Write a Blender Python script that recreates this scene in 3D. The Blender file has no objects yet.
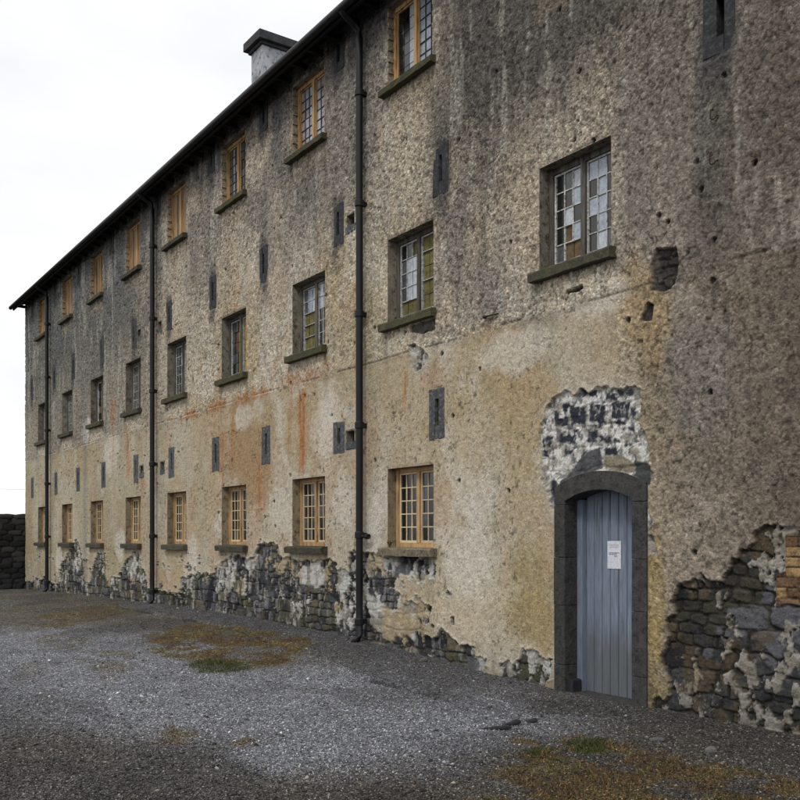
import bpy, math, random
import numpy as np
R = math.radians
rng = np.random.default_rng(7); random.seed(7)
scn = bpy.context.scene
COL = scn.collection
# ------------------------------------------------------------------ camera calibration -> world positions
F = 933.0; TH = math.atan2(643, F); CC, SS = math.cos(TH), math.sin(TH); D = 6.93; EYE = 1.6
def ray(px):
    u = (px-400)/F
    return -CC+SS*u, SS+CC*u
def wl(px, py, y=0.0):            # a point on the facade plane (x, z)
    dx, dy = ray(px); t = (D+y)/dy
    return (t*dx, EYE+(538-py)*t/F)
def gp(px, py, z=0.0):            # a point on the ground (x, y)
    t = F*(EYE-z)/(py-538); dx, dy = ray(px)
    return (t*dx, -D+t*dy)
def WP(pts): return np.array([wl(*p) for p in pts])
def GP(pts): return np.array([gp(*p) for p in pts])
# ------------------------------------------------------------------ numpy noise
_P = np.random.default_rng(5).permutation(4096).astype(np.int32); _V = (np.random.default_rng(6).permutation(4096)/4096.0).astype(np.float32)
def h2(i, j, s):
    i = i.astype(np.int32); j = j.astype(np.int32)
    return _V[_P[(_P[(i+s*37) & 4095]+j) & 4095]]
def vn(x, y, s=0):
    x = np.asarray(x, np.float32); y = np.asarray(y, np.float32)
    i = np.floor(x); j = np.floor(y); a = x-i; b = y-j; i = i.astype(np.int32)+s*37; j = j.astype(np.int32)
    a = a*a*(3-2*a); b = b*b*(3-2*b)
    p = _P[i & 4095]+j; q = _P[(i+1) & 4095]+j
    v00 = _V[_P[p & 4095]]; v01 = _V[_P[(p+1) & 4095]]; v10 = _V[_P[q & 4095]]; v11 = _V[_P[(q+1) & 4095]]
    l = v00+(v10-v00)*a; h = v01+(v11-v01)*a
    return l+(h-l)*b
def fbm(x, y, s=0, o=4, g=.5):
    r = 0; amp = 1; tot = 0
    for k in range(o):
        r = r+amp*vn(x*2**k+17.3*k, y*2**k-9.1*k, s+k); tot += amp; amp *= g
    return r/tot                      # 0..1
def ss(a, b, x):
    t = np.clip((x-a)/(b-a), 0, 1); return t*t*(3-2*t)
def sdf(P, x, y, pad=1.0):            # + inside, - outside, metres
    out = np.full(x.shape, -9.0)
    m = (x > P[:,0].min()-pad) & (x < P[:,0].max()+pad) & (y > P[:,1].min()-pad) & (y < P[:,1].max()+pad)
    if not m.any(): return out
    X = x[m]; Y = y[m]; d = np.full(X.shape, 1e9); ins = np.zeros(X.shape, bool)
    n = len(P)
    for k in range(n):
        ax, ay = P[k]; bx, by = P[(k+1) % n]
        ex, ey = bx-ax, by-ay; L = ex*ex+ey*ey+1e-12
        t = np.clip(((X-ax)*ex+(Y-ay)*ey)/L, 0, 1)
        d = np.minimum(d, (X-ax-t*ex)**2+(Y-ay-t*ey)**2)
        c = ((ay > Y) != (by > Y))
        if by != ay: ins ^= c & (X < (bx-ax)*(Y-ay)/(by-ay)+ax)
    out[m] = np.where(ins, 1, -1)*np.sqrt(d)
    return out
def worley(x, y, s=0, jx=.8, jy=.6, p=2.6):
    i0 = np.floor(x); j0 = np.floor(y)
    f1 = np.full(x.shape, 9.); f2 = np.full(x.shape, 9.); cid = np.zeros(x.shape)
    for di in (-1,0,1):
        for dj in (-1,0,1):
            i = i0+di; j = j0+dj
            cx = i+.5+(h2(i,j,s)-.5)*jx+.5*(j % 2); cy = j+.5+(h2(i,j,s+5)-.5)*jy
            cx = np.where(cx-x > 1.5, cx-1, cx)
            d = (np.abs(cx-x)**p+np.abs(cy-y)**p)**(1/p)
            c = h2(i,j,s+11)
            lt = d < f1
            f2 = np.where(lt, f1, np.minimum(f2, d)); cid = np.where(lt, c, cid); f1 = np.where(lt, d, f1)
    return f1, f2, cid
def lin(c):
    c = np.array(c, float)/255
    return np.where(c <= .04045, c/12.92, ((c+.055)/1.055)**2.4)
def mixc(C, c, m):
    return C*(1-m[:,None])+np.asarray(c)*m[:,None]
# ------------------------------------------------------------------ materials
def newmat(name):
    m = bpy.data.materials.new(name); m.use_nodes = True
    nt = m.node_tree; b = nt.nodes['Principled BSDF']; return m, nt, b
def N(nt, t, **k):
    n = nt.nodes.new(t)
    for a, v in k.items():
        if a.startswith('i_'): n.inputs[a[2:].replace('_',' ')].default_value = v
        else: setattr(n, a, v)
    return n
def ramp(nt, src, stops):
    r = N(nt, 'ShaderNodeValToRGB'); e = r.color_ramp.elements
    while len(e) < len(stops): e.new(.5)
    for k, (p, c) in enumerate(stops):
        e[k].position = p; e[k].color = (c, c, c, 1) if isinstance(c, (int, float)) else (*c, 1)
    nt.links.new(src, r.inputs[0]); return r.outputs[0]
def mix(nt, a, b, fac, mode='MIX'):
    m = N(nt, 'ShaderNodeMix', data_type='RGBA', blend_type=mode)
    for v, s in ((fac, m.inputs[0]), (a, m.inputs[6]), (b, m.inputs[7])):
        if hasattr(v, 'is_linked'): nt.links.new(v, s)
        elif isinstance(v, (int, float)): s.default_value = v
        else: s.default_value = (*v, 1)
    return m.outputs[2]
def math_(nt, op, a, b=0.0):
    m = N(nt, 'ShaderNodeMath', operation=op)
    for v, s in ((a, m.inputs[0]), (b, m.inputs[1])):
        if hasattr(v, 'is_linked'): nt.links.new(v, s)
        else: s.default_value = v
    return m.outputs[0]
def simple(name, c1, c2, scale=8, rough=.7, bump=.2, bscale=60, stretch=(1,1,1), spec=.3, dirt=None, metal=0, zdirt=None):
    m, nt, b = newmat(name)
    tc = N(nt, 'ShaderNodeTexCoord'); mp = N(nt, 'ShaderNodeMapping'); mp.inputs['Scale'].default_value = stretch
    nt.links.new(tc.outputs['Object'], mp.inputs[0])
    n1 = N(nt, 'ShaderNodeTexNoise', i_Scale=scale, i_Detail=6.0, i_Roughness=.65); nt.links.new(mp.outputs[0], n1.inputs[0])
    n2 = N(nt, 'ShaderNodeTexNoise', i_Scale=bscale, i_Detail=4.0); nt.links.new(mp.outputs[0], n2.inputs[0])
    col = mix(nt, lin(c1), lin(c2), ramp(nt, n1.outputs[0], [(.35,0.),(.65,1.)]))
    if dirt is not None:
        n3 = N(nt, 'ShaderNodeTexNoise', i_Scale=scale*2.3, i_Detail=8.0, i_Roughness=.7); nt.links.new(mp.outputs[0], n3.inputs[0])
        col = mix(nt, col, lin(dirt), ramp(nt, n3.outputs[0], [(.5,0.),(.62,1.)]))
    col = mix(nt, col, ramp(nt, n2.outputs[0], [(.3,.7),(.7,1.15)]), .8, 'MULTIPLY')
    oi = N(nt, 'ShaderNodeObjectInfo'); col = mix(nt, col, ramp(nt, oi.outputs['Random'], [(0.,.80),(1.,1.10)]), 1., 'MULTIPLY')
    if zdirt:
        sz = N(nt, 'ShaderNodeSeparateXYZ'); nt.links.new(tc.outputs['Object'], sz.inputs[0])
        q = math_(nt, 'ADD', sz.outputs[2], math_(nt, 'MULTIPLY', n1.outputs[0], -.9))
        col = mix(nt, col, lin(zdirt), ramp(nt, q, [(0.,.75),(.35,.0)]))
    nt.links.new(col, b.inputs['Base Color'])
    b.inputs['Roughness'].default_value = rough; b.inputs['Specular IOR Level'].default_value = spec; b.inputs['Metallic'].default_value = metal
    bp = N(nt, 'ShaderNodeBump', i_Strength=bump, i_Distance=.01); nt.links.new(n2.outputs[0], bp.inputs['Height']); nt.links.new(bp.outputs[0], b.inputs['Normal'])
    return m
M = {}
M['ochre'] = simple('ochre_timber', (200,164,116), (176,140,98), 6, .6, .15, 40, (1,1,.15), dirt=(132,100,66))
M['cream'] = simple('cream_glazing_bars', (218,200,166), (200,178,142), 9, .6, .1)
M['greywood'] = simple('weathered_timber', (112,106,98), (78,73,68), 10, .85, .4, 50, (1,1,.12), dirt=(56,52,48))
M['whitebar'] = simple('peeling_white_bars', (214,214,208), (172,172,168), 14, .7, .2, dirt=(105,104,98))
M['black'] = simple('black_cast_iron', (13,13,16), (19,19,22), 10, .5, .12, 60, spec=.35)
M['soffit'] = simple('dark_painted_eave', (20,20,22), (30,29,30), 6, .8, .2)
M['slate'] = simple('roof_slate', (62,64,70), (46,48,54), 4, .6, .3)
M['slit'] = simple('slate_grey_limestone', (84,88,92), (62,65,69), 9, .85, .7, 35, dirt=(122,118,108))
M['doorstone'] = simple('dark_dressed_limestone', (74,73,71), (58,57,56), 9, .85, .7, 45, dirt=(44,43,42))
M['sill'] = simple('mossy_sill_stone', (84,80,70), (60,57,50), 9, .9, .7, 45, dirt=(84,84,54))
M['sill_moss'] = simple('olive_moss_sill_stone', (88,86,54), (70,67,50), 9, .9, .7, 45, dirt=(70,68,64))
M['sill_pale'] = simple('pale_sill_stone', (140,128,104), (104,96,82), 9, .9, .5, 45, dirt=(74,70,62))
M['reveal'] = simple('grey_plaster_reveal', (146,138,124), (112,106,95), 5, .9, .5, 50, dirt=(72,68,62))
M['reveal_low'] = simple('beige_plaster_reveal', (158,144,118), (128,114,92), 5, .9, .4, 50, dirt=(92,84,70))
M['brickjamb'] = simple('ochre_brick', (190,176,148), (146,132,112), 12, .9, .6, 60, dirt=(92,80,68))
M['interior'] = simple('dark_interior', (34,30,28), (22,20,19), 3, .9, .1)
M['room'] = simple('dim_curtain', (96,88,80), (40,36,34), 4, .9, .1, 20, (6,6,.3))
M['olive'] = simple('olive_board', (128,120,74), (100,94,58), 6, .8, .2, 30, dirt=(90,82,48))
M['yellow'] = simple('faded_yellow_board', (190,160,84), (160,128,60), 4, .8, .2, 30, (3,3,.4))
M['brown'] = simple('brown_board', (120,100,74), (92,76,56), 5, .85, .3, 30)
M['palepane'] = simple('whitened_glass', (196,202,208), (166,174,184), 9, .25, .05, 30, spec=.6)
M['bluepane'] = simple('blue_grey_glass', (172,182,194), (144,154,168), 9, .2, .05, 30, spec=.6)  # in the top row, reflected sky painted as pale blue-grey
M['greypane'] = simple('dusty_glass', (92,96,100), (64,66,70), 9, .22, .05, 30, spec=.6)
M['redpane'] = simple('pinkish_sky_glass', (176,166,168), (140,118,110), 9, .2, .05, 30, spec=.6)  # top row panes, sky reflection put into the pale tone
M['dark'] = simple('dark_glass', (20,19,19), (34,31,28), 9, .16, .02, 8, spec=.7)
M['door'] = simple('blue_grey_door_paint', (138,148,164), (122,132,148), 3, .6, .25, 25, (3,3,.22), dirt=(104,112,124), zdirt=(92,94,94))
M['doorpost'] = simple('pale_blue_post_paint', (124,134,150), (106,116,132), 5, .55, .2, 25, (1,1,.2))
M['paper'] = simple('white_paper', (238,239,246), (228,230,240), 5, .7, .03)
M['ink'] = simple('grey_ink', (120,122,132), (100,102,112), 5, .8, 0)
M['chim'] = simple('grey_render_chimney', (184,187,192), (158,160,166), 3, .9, .3, dirt=(112,112,112))
M['cap'] = simple('dark_chimney_cap', (78,78,80), (56,56,58), 5, .9, .4)
M['palewood'] = simple('faded_shutter_boards', (178,150,120), (150,124,98), 9, .8, .2, 40, (1,1,.2))
M['lead'] = simple('lead_bars', (62,62,66), (44,44,48), 10, .6, .1)
M['plate'] = simple('dark_stained_limestone', (62,63,66), (46,47,50), 9, .85, .8, 35, dirt=(84,84,80))
M['wire'] = simple('grey_wire', (120,122,128), (110,112,118), 5, .6, 0)
M['timber_pole'] = simple('tarred_pole', (70,62,54), (54,48,42), 5, .9, .2)
M['rust'] = simple('rusty_iron', (62,44,34), (38,30,26), 20, .9, .4)
M['weed'] = simple('rusty_weed', (112,86,48), (84,88,42), 30, .8, .1)
M['rock'] = simple('pale_loose_stone', (118,116,114), (88,86,84), 12, .9, .6, 60)
M['slatebit'] = simple('broken_slate', (44,45,50), (30,31,35), 12, .7, .4, 60)
M['gable'] = simple('plain_render', (120,114,100), (98,94,84), 2, .9, .6, 60)

def facade_mat():
    m, nt, b = newmat('weathered_roughcast')
    at = N(nt, 'ShaderNodeAttribute', attribute_name='tint'); mk = N(nt, 'ShaderNodeAttribute', attribute_name='mask')
    sep = N(nt, 'ShaderNodeSeparateColor'); nt.links.new(mk.outputs['Color'], sep.inputs[0])
    rough, stone, lime = sep.outputs[0], sep.outputs[1], sep.outputs[2]
    tc = N(nt, 'ShaderNodeTexCoord'); O = tc.outputs['Object']
    # distort coordinates so the pebbles are not regular
    nd = N(nt, 'ShaderNodeTexNoise', i_Scale=30.0, i_Detail=2.0); nt.links.new(O, nd.inputs[0])
    ad = N(nt, 'ShaderNodeVectorMath', operation='MULTIPLY_ADD'); nt.links.new(nd.outputs['Color'], ad.inputs[0]); ad.inputs[1].default_value = (.03,.03,.03); nt.links.new(O, ad.inputs[2])
    v1 = N(nt, 'ShaderNodeTexVoronoi', i_Scale=34.0); nt.links.new(ad.outputs[0], v1.inputs[0])
    v2 = N(nt, 'ShaderNodeTexVoronoi', i_Scale=78.0); nt.links.new(ad.outputs[0], v2.inputs[0])
    s1 = N(nt, 'ShaderNodeSeparateColor'); nt.links.new(v1.outputs['Color'], s1.inputs[0])
    s2 = N(nt, 'ShaderNodeSeparateColor'); nt.links.new(v2.outputs['Color'], s2.inputs[0])
    n1 = N(nt, 'ShaderNodeTexNoise', i_Scale=14.0, i_Detail=8.0, i_Roughness=.75); nt.links.new(O, n1.inputs[0])
    n2 = N(nt, 'ShaderNodeTexNoise', i_Scale=75.0, i_Detail=4.0, i_Roughness=.7); nt.links.new(O, n2.inputs[0])
    peb = ramp(nt, s1.outputs[0], [(0,.5),(.3,.85),(.75,1.05),(.92,1.5),(1,2.7)])
    peb2 = ramp(nt, s2.outputs[0], [(0,.45),(.5,.95),(.85,1.35),(1,2.3)])
    pebm = mix(nt, peb, peb2, .45)
    fine = ramp(nt, s2.outputs[1], [(0,.72),(.3,.95),(.5,1.),(.9,1.08),(1,1.35)])
    speck = mix(nt, fine, pebm, rough)
    mott = ramp(nt, n1.outputs[0], [(.3,.72),(.5,1.),(.7,1.2)])
    mot2 = ramp(nt, n2.outputs[0], [(.3,.72),(.5,1.),(.7,1.22)])
    c = mix(nt, at.outputs['Color'], speck, 1., 'MULTIPLY')
    c = mix(nt, c, mott, .8, 'MULTIPLY'); c = mix(nt, c, mot2, .8, 'MULTIPLY')
    nt.links.new(c, b.inputs['Base Color'])
    b.inputs['Roughness'].default_value = .93; b.inputs['Specular IOR Level'].default_value = .15
    # bump: pebbles where roughcast, chiselled noise on stone
    h = math_(nt, 'MULTIPLY', math_(nt, 'SUBTRACT', 1.0, v1.outputs['Distance']), math_(nt, 'ADD', math_(nt, 'MULTIPLY', rough, .9), .2))
    hh = N(nt, 'ShaderNodeMath', operation='MULTIPLY_ADD'); nt.links.new(n2.outputs[0], hh.inputs[0]); hh.inputs[1].default_value = .55; nt.links.new(h, hh.inputs[2])
    h3 = N(nt, 'ShaderNodeMath', operation='MULTIPLY_ADD'); nt.links.new(n1.outputs[0], h3.inputs[0]); h3.inputs[1].default_value = 1.2; nt.links.new(hh.outputs[0], h3.inputs[2])
    bp = N(nt, 'ShaderNodeBump', i_Strength=1.0, i_Distance=.013); nt.links.new(h3.outputs[0], bp.inputs['Height']); nt.links.new(bp.outputs[0], b.inputs['Normal'])
    return m
def ground_mat():
    m, nt, b = newmat('gravel_ground')
    at = N(nt, 'ShaderNodeAttribute', attribute_name='tint')
    tc = N(nt, 'ShaderNodeTexCoord'); O = tc.outputs['Object']
    v1 = N(nt, 'ShaderNodeTexVoronoi', i_Scale=70.0); nt.links.new(O, v1.inputs[0])
    v2 = N(nt, 'ShaderNodeTexVoronoi', i_Scale=28.0); nt.links.new(O, v2.inputs[0])
    s1 = N(nt, 'ShaderNodeSeparateColor'); nt.links.new(v1.outputs['Color'], s1.inputs[0])
    s2 = N(nt, 'ShaderNodeSeparateColor'); nt.links.new(v2.outputs['Color'], s2.inputs[0])
    n1 = N(nt, 'ShaderNodeTexNoise', i_Scale=6.0, i_Detail=8.0, i_Roughness=.7); nt.links.new(O, n1.inputs[0])
    a = ramp(nt, s1.outputs[0], [(0,.35),(.5,.85),(.85,1.4),(1,2.6)])
    d = ramp(nt, s2.outputs[0], [(0,.7),(.8,1.05),(1,1.7)])
    e = ramp(nt, n1.outputs[0], [(.3,.7),(.7,1.3)])
    c = mix(nt, at.outputs['Color'], a, 1., 'MULTIPLY'); c = mix(nt, c, d, .8, 'MULTIPLY'); c = mix(nt, c, e, .8, 'MULTIPLY')
    nt.links.new(c, b.inputs['Base Color']); b.inputs['Roughness'].default_value = .9; b.inputs['Specular IOR Level'].default_value = .2
    bp = N(nt, 'ShaderNodeBump', i_Strength=1.0, i_Distance=.012, invert=True); nt.links.new(v1.outputs['Distance'], bp.inputs['Height']); nt.links.new(bp.outputs[0], b.inputs['Normal'])
    return m
def attr_mat(name, rough=.9, spec=.25):
    m, nt, b = newmat(name)
    at = N(nt, 'ShaderNodeAttribute', attribute_name='tint')
    tc = N(nt, 'ShaderNodeTexCoord')
    n1 = N(nt, 'ShaderNodeTexNoise', i_Scale=90.0, i_Detail=4.0); nt.links.new(tc.outputs['Object'], n1.inputs[0])
    c = mix(nt, at.outputs['Color'], ramp(nt, n1.outputs[0], [(.3,.75),(.7,1.2)]), 1., 'MULTIPLY')
    nt.links.new(c, b.inputs['Base Color']); b.inputs['Roughness'].default_value = rough; b.inputs['Specular IOR Level'].default_value = spec
    bp = N(nt, 'ShaderNodeBump', i_Strength=.5, i_Distance=.008); nt.links.new(n1.outputs[0], bp.inputs['Height']); nt.links.new(bp.outputs[0], b.inputs['Normal'])
    return m
# ------------------------------------------------------------------ object helpers
def empty(name, loc=(0,0,0)):
    o = bpy.data.objects.new(name, None); COL.objects.link(o); o.location = loc; o.empty_display_size = .2; return o
def tag(o, label=None, cat=None, group=None, kind=None):
    for k, v in (('label',label),('category',cat),('group',group),('kind',kind)):
        if v: o[k] = v
    return o
class MB:
    def __init__(s): s.v = []; s.f = []; s.m = []; s.mats = []
    def mi(s, m):
        if m not in s.mats: s.mats.append(m)
        return s.mats.index(m)
    def poly(s, pts, m):
        n = len(s.v); s.v += [tuple(p) for p in pts]; s.f.append(tuple(range(n, n+len(pts)))); s.m.append(s.mi(m))
    def box(s, a, b, m, j=0.0):
        x0,y0,z0 = a; x1,y1,z1 = b; n = len(s.v)
        for p in ((x0,y0,z0),(x1,y0,z0),(x1,y1,z0),(x0,y1,z0),(x0,y0,z1),(x1,y0,z1),(x1,y1,z1),(x0,y1,z1)):
            s.v.append(tuple(c+random.uniform(-j,j) for c in p))
        k = s.mi(m)
        for q in ((0,3,2,1),(4,5,6,7),(0,1,5,4),(1,2,6,5),(2,3,7,6),(3,0,4,7)):
            s.f.append(tuple(n+i for i in q)); s.m.append(k)
    def tube(s, pts, r, m, n=12, cap=True):
        P = [np.array(p, float) for p in pts]; base = len(s.v); k = s.mi(m)
        rs = r if hasattr(r, '__len__') else [r]*len(P)
        for i, p in enumerate(P):
            d = P[min(i+1,len(P)-1)]-P[max(i-1,0)]; d /= np.linalg.norm(d)
            up = np.array((0,0,1.)) if abs(d[2]) < .9 else np.array((1.,0,0))
            a = np.cross(d, up); a /= np.linalg.norm(a); b = np.cross(d, a)
            for q in range(n):
                t = 2*math.pi*q/n; s.v.append(tuple(p+rs[i]*(a*math.cos(t)+b*math.sin(t))))
        for i in range(len(P)-1):
            for q in range(n):
                s.f.append((base+i*n+q, base+i*n+(q+1)%n, base+(i+1)*n+(q+1)%n, base+(i+1)*n+q)); s.m.append(k)
        if cap:
            s.f.append(tuple(base+q for q in range(n))); s.m.append(k)
            s.f.append(tuple(base+(len(P)-1)*n+q for q in range(n))[::-1]); s.m.append(k)
    def build(s, name, parent=None, bevel=0, smooth=False, loc=(0,0,0)):
        me = bpy.data.meshes.new(name); me.from_pydata(s.v, [], s.f)
        for m in s.mats: me.materials.append(M[m])
        me.polygons.foreach_set('material_index', s.m)
        if smooth: me.polygons.foreach_set('use_smooth', [True]*len(s.f))
        me.update(); o = bpy.data.objects.new(name, me); COL.objects.link(o)
        o.parent = parent
        o.location = loc
        if bevel:
            b = o.modifiers.new('bevel', 'BEVEL'); b.width = bevel; b.segments = 2; b.limit_method = 'ANGLE'
        return o
def npmesh(name, V, Fq, mat, attrs=None, parent=None, smooth=False):
    me = bpy.data.meshes.new(name); k = Fq.shape[1]
    me.vertices.add(len(V)); me.vertices.foreach_set('co', V.astype(np.float32).ravel())
    me.loops.add(Fq.size); me.loops.foreach_set('vertex_index', Fq.astype(np.int32).ravel())
    me.polygons.add(len(Fq)); me.polygons.foreach_set('loop_start', np.arange(0, Fq.size, k, dtype=np.int32))
    if smooth: me.polygons.foreach_set('use_smooth', np.ones(len(Fq), bool))
    for an, A in (attrs or {}).items():
        c = me.attributes.new(an, 'FLOAT_COLOR', 'POINT')
        c.data.foreach_set('color', np.concatenate([A, np.ones((len(A),1))], 1).astype(np.float32).ravel())
    me.materials.append(mat); me.update(); me.validate()
    o = bpy.data.objects.new(name, me); COL.objects.link(o); o.parent = parent; return o
# ------------------------------------------------------------------ layout tables
WW = 1.02
CX = [-6.90, -9.83, -12.52, -15.23, -17.95, -20.58, -23.29, -25.97, -28.63]
GZ = (1.47, 2.52); MZ = (4.45, 5.57); TZ = (7.57, 8.66)
LOWSL = [-9.25, -11.61, -13.96, -16.01, -18.23, -20.39, -22.75, -24.93, -27.12, -29.85]
UPSL = [-5.13, -9.17, -11.64, -14.05, -16.14, -18.37, -20.52, -22.87, -25.36, -27.3, -29.9]
TOPSL = [-5.13, -8.2, -11.62, -14.05, -16.21, -19.0, -22.09, -24.84, -27.2, -29.8]
HOLES = [(-11.28,2.86),(-18.74,2.92),(-20.02,2.92),(-11.28,5.93),(-18.89,5.86),(-20.16,5.93)]
wins = []
for i in range(1, 9): wins.append(('low', i, CX[i], *GZ))
for i in range(0, 9): wins.append(('mid', i, CX[i], *MZ))
for i in range(1, 9): wins.append(('top', i, CX[i], *TZ))
slits = [(x, 2.82, 3.45) for x in LOWSL]+[(x, 5.83, 6.44) for x in UPSL]+[(x, 8.35, 8.86) for x in TOPSL]
slits[1] = (-11.61, 2.82, 3.28)
SW = .32
# door
DL, DR = -7.01, -6.11; OL, OR = -7.17, -5.93
def arch(x, a, b, zs, zc):            # segmental arch height over x
    c = (a+b)/2; h = (b-a)/2; r = zc-zs; rad = (h*h+r*r)/(2*r)
    return zc-rad+math.sqrt(max(rad*rad-(x-c)**2, 0))
# ================================================================== FACADE
bld = empty('workhouse_building', (-15, 0, 0))
tag(bld, 'long three storey derelict workhouse with roughcast front, ochre windows and a blue arched door', 'building')
def par(o):                            # keep world coordinates under the building empty
    o.parent = bld; o.location = (o.location.x+15, o.location.y, o.location.z); return o
def build_facade():
    xs = [-30.75]; x = -30.75
    while x < 2.0:
        foot = (x*x+D*D)/D/F*.8*.95    # about one rendered pixel
        x += min(max(foot, .0085), .05); xs.append(x)
    zs = list(np.arange(-.35, 9.06, .0105))
    rects = [(c-WW/2, c+WW/2, a, b) for _, _, c, a, b in wins]
    def snap(arr, vals):
        arr = np.array(arr)
        for v in vals:
            k = np.argmin(np.abs(arr-v)); arr[k] = v
        return arr
    xs = snap(xs, sorted({round(v,5) for r in rects for v in r[:2]}))
    zs = snap(zs, sorted({round(v,5) for r in rects for v in r[2:]}))
    nx, nz = len(xs), len(zs)
    X, Z = np.meshgrid(xs, zs); X = X.ravel(); Z = Z.ravel()
    print('facade verts', nx*nz)
    # ---------------- exposed masonry mask
    wx_ = X+.10*(fbm(X*2.2, Z*2.2, 3, 4)-.5)*2; wz_ = Z+.10*(fbm(X*2.2, Z*2.2, 33, 4)-.5)*2
    jag = (fbm(X*9, Z*9, 5, 4)-.5)*.16
    polys = [
      [(24,640),(24,590),(58,584),(60,566),(70,548),(76,541),(82,556),(85,580),(90,583),(93,566),(98,552),(105,552),(109,576),(118,577),(124,564),(134,552),(141,560),(147,580),(150,592),(180,596),(180,577),(190,574),(206,574),(214,576),(222,562),(236,556),(248,561),(256,552),(262,541),(276,546),(281,557),(300,560),(326,559),(334,562),(338,573),(350,572),(352,556),(366,551),(430,556),(438,566),(438,577),(400,577),(392,590),(404,603),(420,598),(432,606),(432,620),(418,634),(434,640),(444,633),(458,646),(466,640),(476,652),(486,660),(482,676),(484,720),(200,700),(20,660)],
      [(497,664),(507,655),(516,664),(526,652),(536,650),(549,658),(549,682),(530,700),(498,690)],
      [(541,462),(541,430),(548,408),(558,396),(580,387),(600,384),(618,390),(636,388),(642,415),(649,440),(650,480),(656,560),(640,560),(560,560),(548,498),(542,480)],
      [(655,730),(652,700),(670,704),(668,690),(660,668),(664,650),(668,640),(665,622),(676,612),(670,600),(681,580),(700,577),(722,576),(735,552),(752,531),(766,522),(900,524),(1000,520),(1000,800),(655,800)],
      [(651,290),(653,262),(657,249),(678,247),(679,262),(676,284),(662,294)],
      [(641,320),(648,303),(653,306),(652,320)],
      [(409,345),(414,343),(424,350),(429,356),(424,368),(416,372),(411,362)],
      [(411,326),(436,318),(436,330),(424,334),(411,333)],
      [(566,292),(585,284),(585,289),(570,296)],
    ]
    S = np.full(X.shape, -9.)
    for k, p in enumerate(polys):
        P = WP(p); small = k >= 4
        S = np.maximum(S, sdf(P, X if small else wx_, Z if small else wz_)+jag*(.35 if small else 1))
    # scattered small losses near the foot of the wall and a continuous rubble base
    gz = np.interp(X, GX, GH)
    foot = .20+.20*fbm(X*1.3, X*0, 8, 3)-(Z-gz)
    foot = np.where(X > -8.5, -9, foot)
    S = np.maximum(S, foot+jag)
    spot = (fbm(X*5, Z*5, 77, 4)-.66-.06*(Z-gz))*.5
    spot = np.where((Z-gz < 1.1) & (X < -8.9), spot, -9)
    S = np.maximum(S, spot)
    stone = ss(-.006, .006, S)
    # ---------------- stones
    qx = X+.07*(fbm(X*5, Z*5, 9, 3)-.5); qz = Z+.09*(fbm(X*2.6, Z*3, 12, 4)-.5)
    f1, f2, cid = worley(qx/.42, qz/.21, 21, .6, .22, 9.)
    g1, g2, cid2 = worley(qx/.21, qz/.105, 41, .6, .3, 8.)
    sel = (fbm(X*1.3, Z*2.4, 51, 2) > .53+.11*(X < -8.3))            # areas of small packing stones
    e = np.where(sel, (g2-g1)*.55, (f2-f1)); c0 = np.where(sel, cid2, cid)
    # bricks at the right-hand end
    bm = sdf(WP([(774,604),(774,575),(784,572),(784,534),(1000,510),(1000,604)]), X, Z) > 0
    row = np.floor(Z/.085); bx = X/.22+.5*(row % 2); bi = np.floor(bx)
    eb = np.minimum(np.minimum(bx-bi, 1-(bx-bi))*.22, np.minimum(Z/.085-row, 1-(Z/.085-row))*.085)/.05
    e = np.where(bm, eb, e); c0 = np.where(bm, h2(bi, row, 3), c0)
    mort = 1-ss(.03, .13, e+.16*(fbm(X*13, Z*13, 61, 4)-.5))
    face = fbm(X*11, Z*16, 71, 5)
    chis = fbm(X*30, Z*30, 72, 3)
    hs = -.038+.022*(c0-.5)+.024*(face-.5)+.014*(chis-.5)-.020*mort
    # lime wash / residual mortar patches over stones
    near = np.exp(-np.clip(S, 0, 9)/.20)
    limef = .46*fbm(X*2.6, Z*2.2, 81, 4)+.54*fbm(X*12, Z*8, 82, 5, .6)+.05*near
    over = sdf(WP(polys[2]), X, Z) > -.1
    leftb = (X < -8.3)
    right = (X > -6)
    lime = ss(.545, .58, limef+.115*over+.15*over*mort-.013*leftb+.03*mort*(1-right)-.055*right-.04*ss(.5,.15,Z-gz)*leftb)
    lime = np.where(over > 0, .8, lime)
    # ragged plaster islands in the rubble under the windows
    isl = [[(352,575),(352,568),(357,562),(358,570)],[(366,598),(380,600),(392,612),(402,606),(418,622),(410,640),(395,634),(380,640),(370,620)],[(296,575),(302,566),(322,566),(328,578),(318,590),(300,586)],[(398,580),(432,578),(432,600),(402,604),(394,590)]]
    for p in isl:
        q = ss(-.02, .02, sdf(WP(p), wx_, wz_)+jag*.8); lime = np.maximum(lime, q)
    hs = hs*(1-lime)+lime*(-.018+.02*(fbm(X*16, Z*16, 88, 3)-.5)+.4*(hs+.03))
    # ---------------- plaster surface
    above = ss(3.93, 4.05, Z+.05*(fbm(X*2,Z*2,91,3)-.5))
    rghZone = np.where(X > -6.3, .55+.25*ss(2.5,6,Z), .14+.76*above)
    rghZone = rghZone*(.75+.4*fbm(X*.8, Z*.8, 93, 3))*(1-.3*ss(-9,-11,X)*ss(7.5,4.5,Z))
    rghZone *= 1-.75*ss(.25,.0,np.abs(Z-9.0))
    pl = .010*(fbm(X*1.2, Z*1.2, 95, 3)-.5)*2+rghZone*.014*(fbm(X*24, Z*24, 97, 3)-.5)*2+.004*(fbm(X*9, Z*9, 99, 3)-.5)*2
    pl += above*.006
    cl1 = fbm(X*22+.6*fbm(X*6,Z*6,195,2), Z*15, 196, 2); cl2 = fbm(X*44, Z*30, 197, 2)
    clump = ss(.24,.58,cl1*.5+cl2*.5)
    pl += rghZone*.011*(clump-.5)+.004*(clump-.5)
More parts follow.
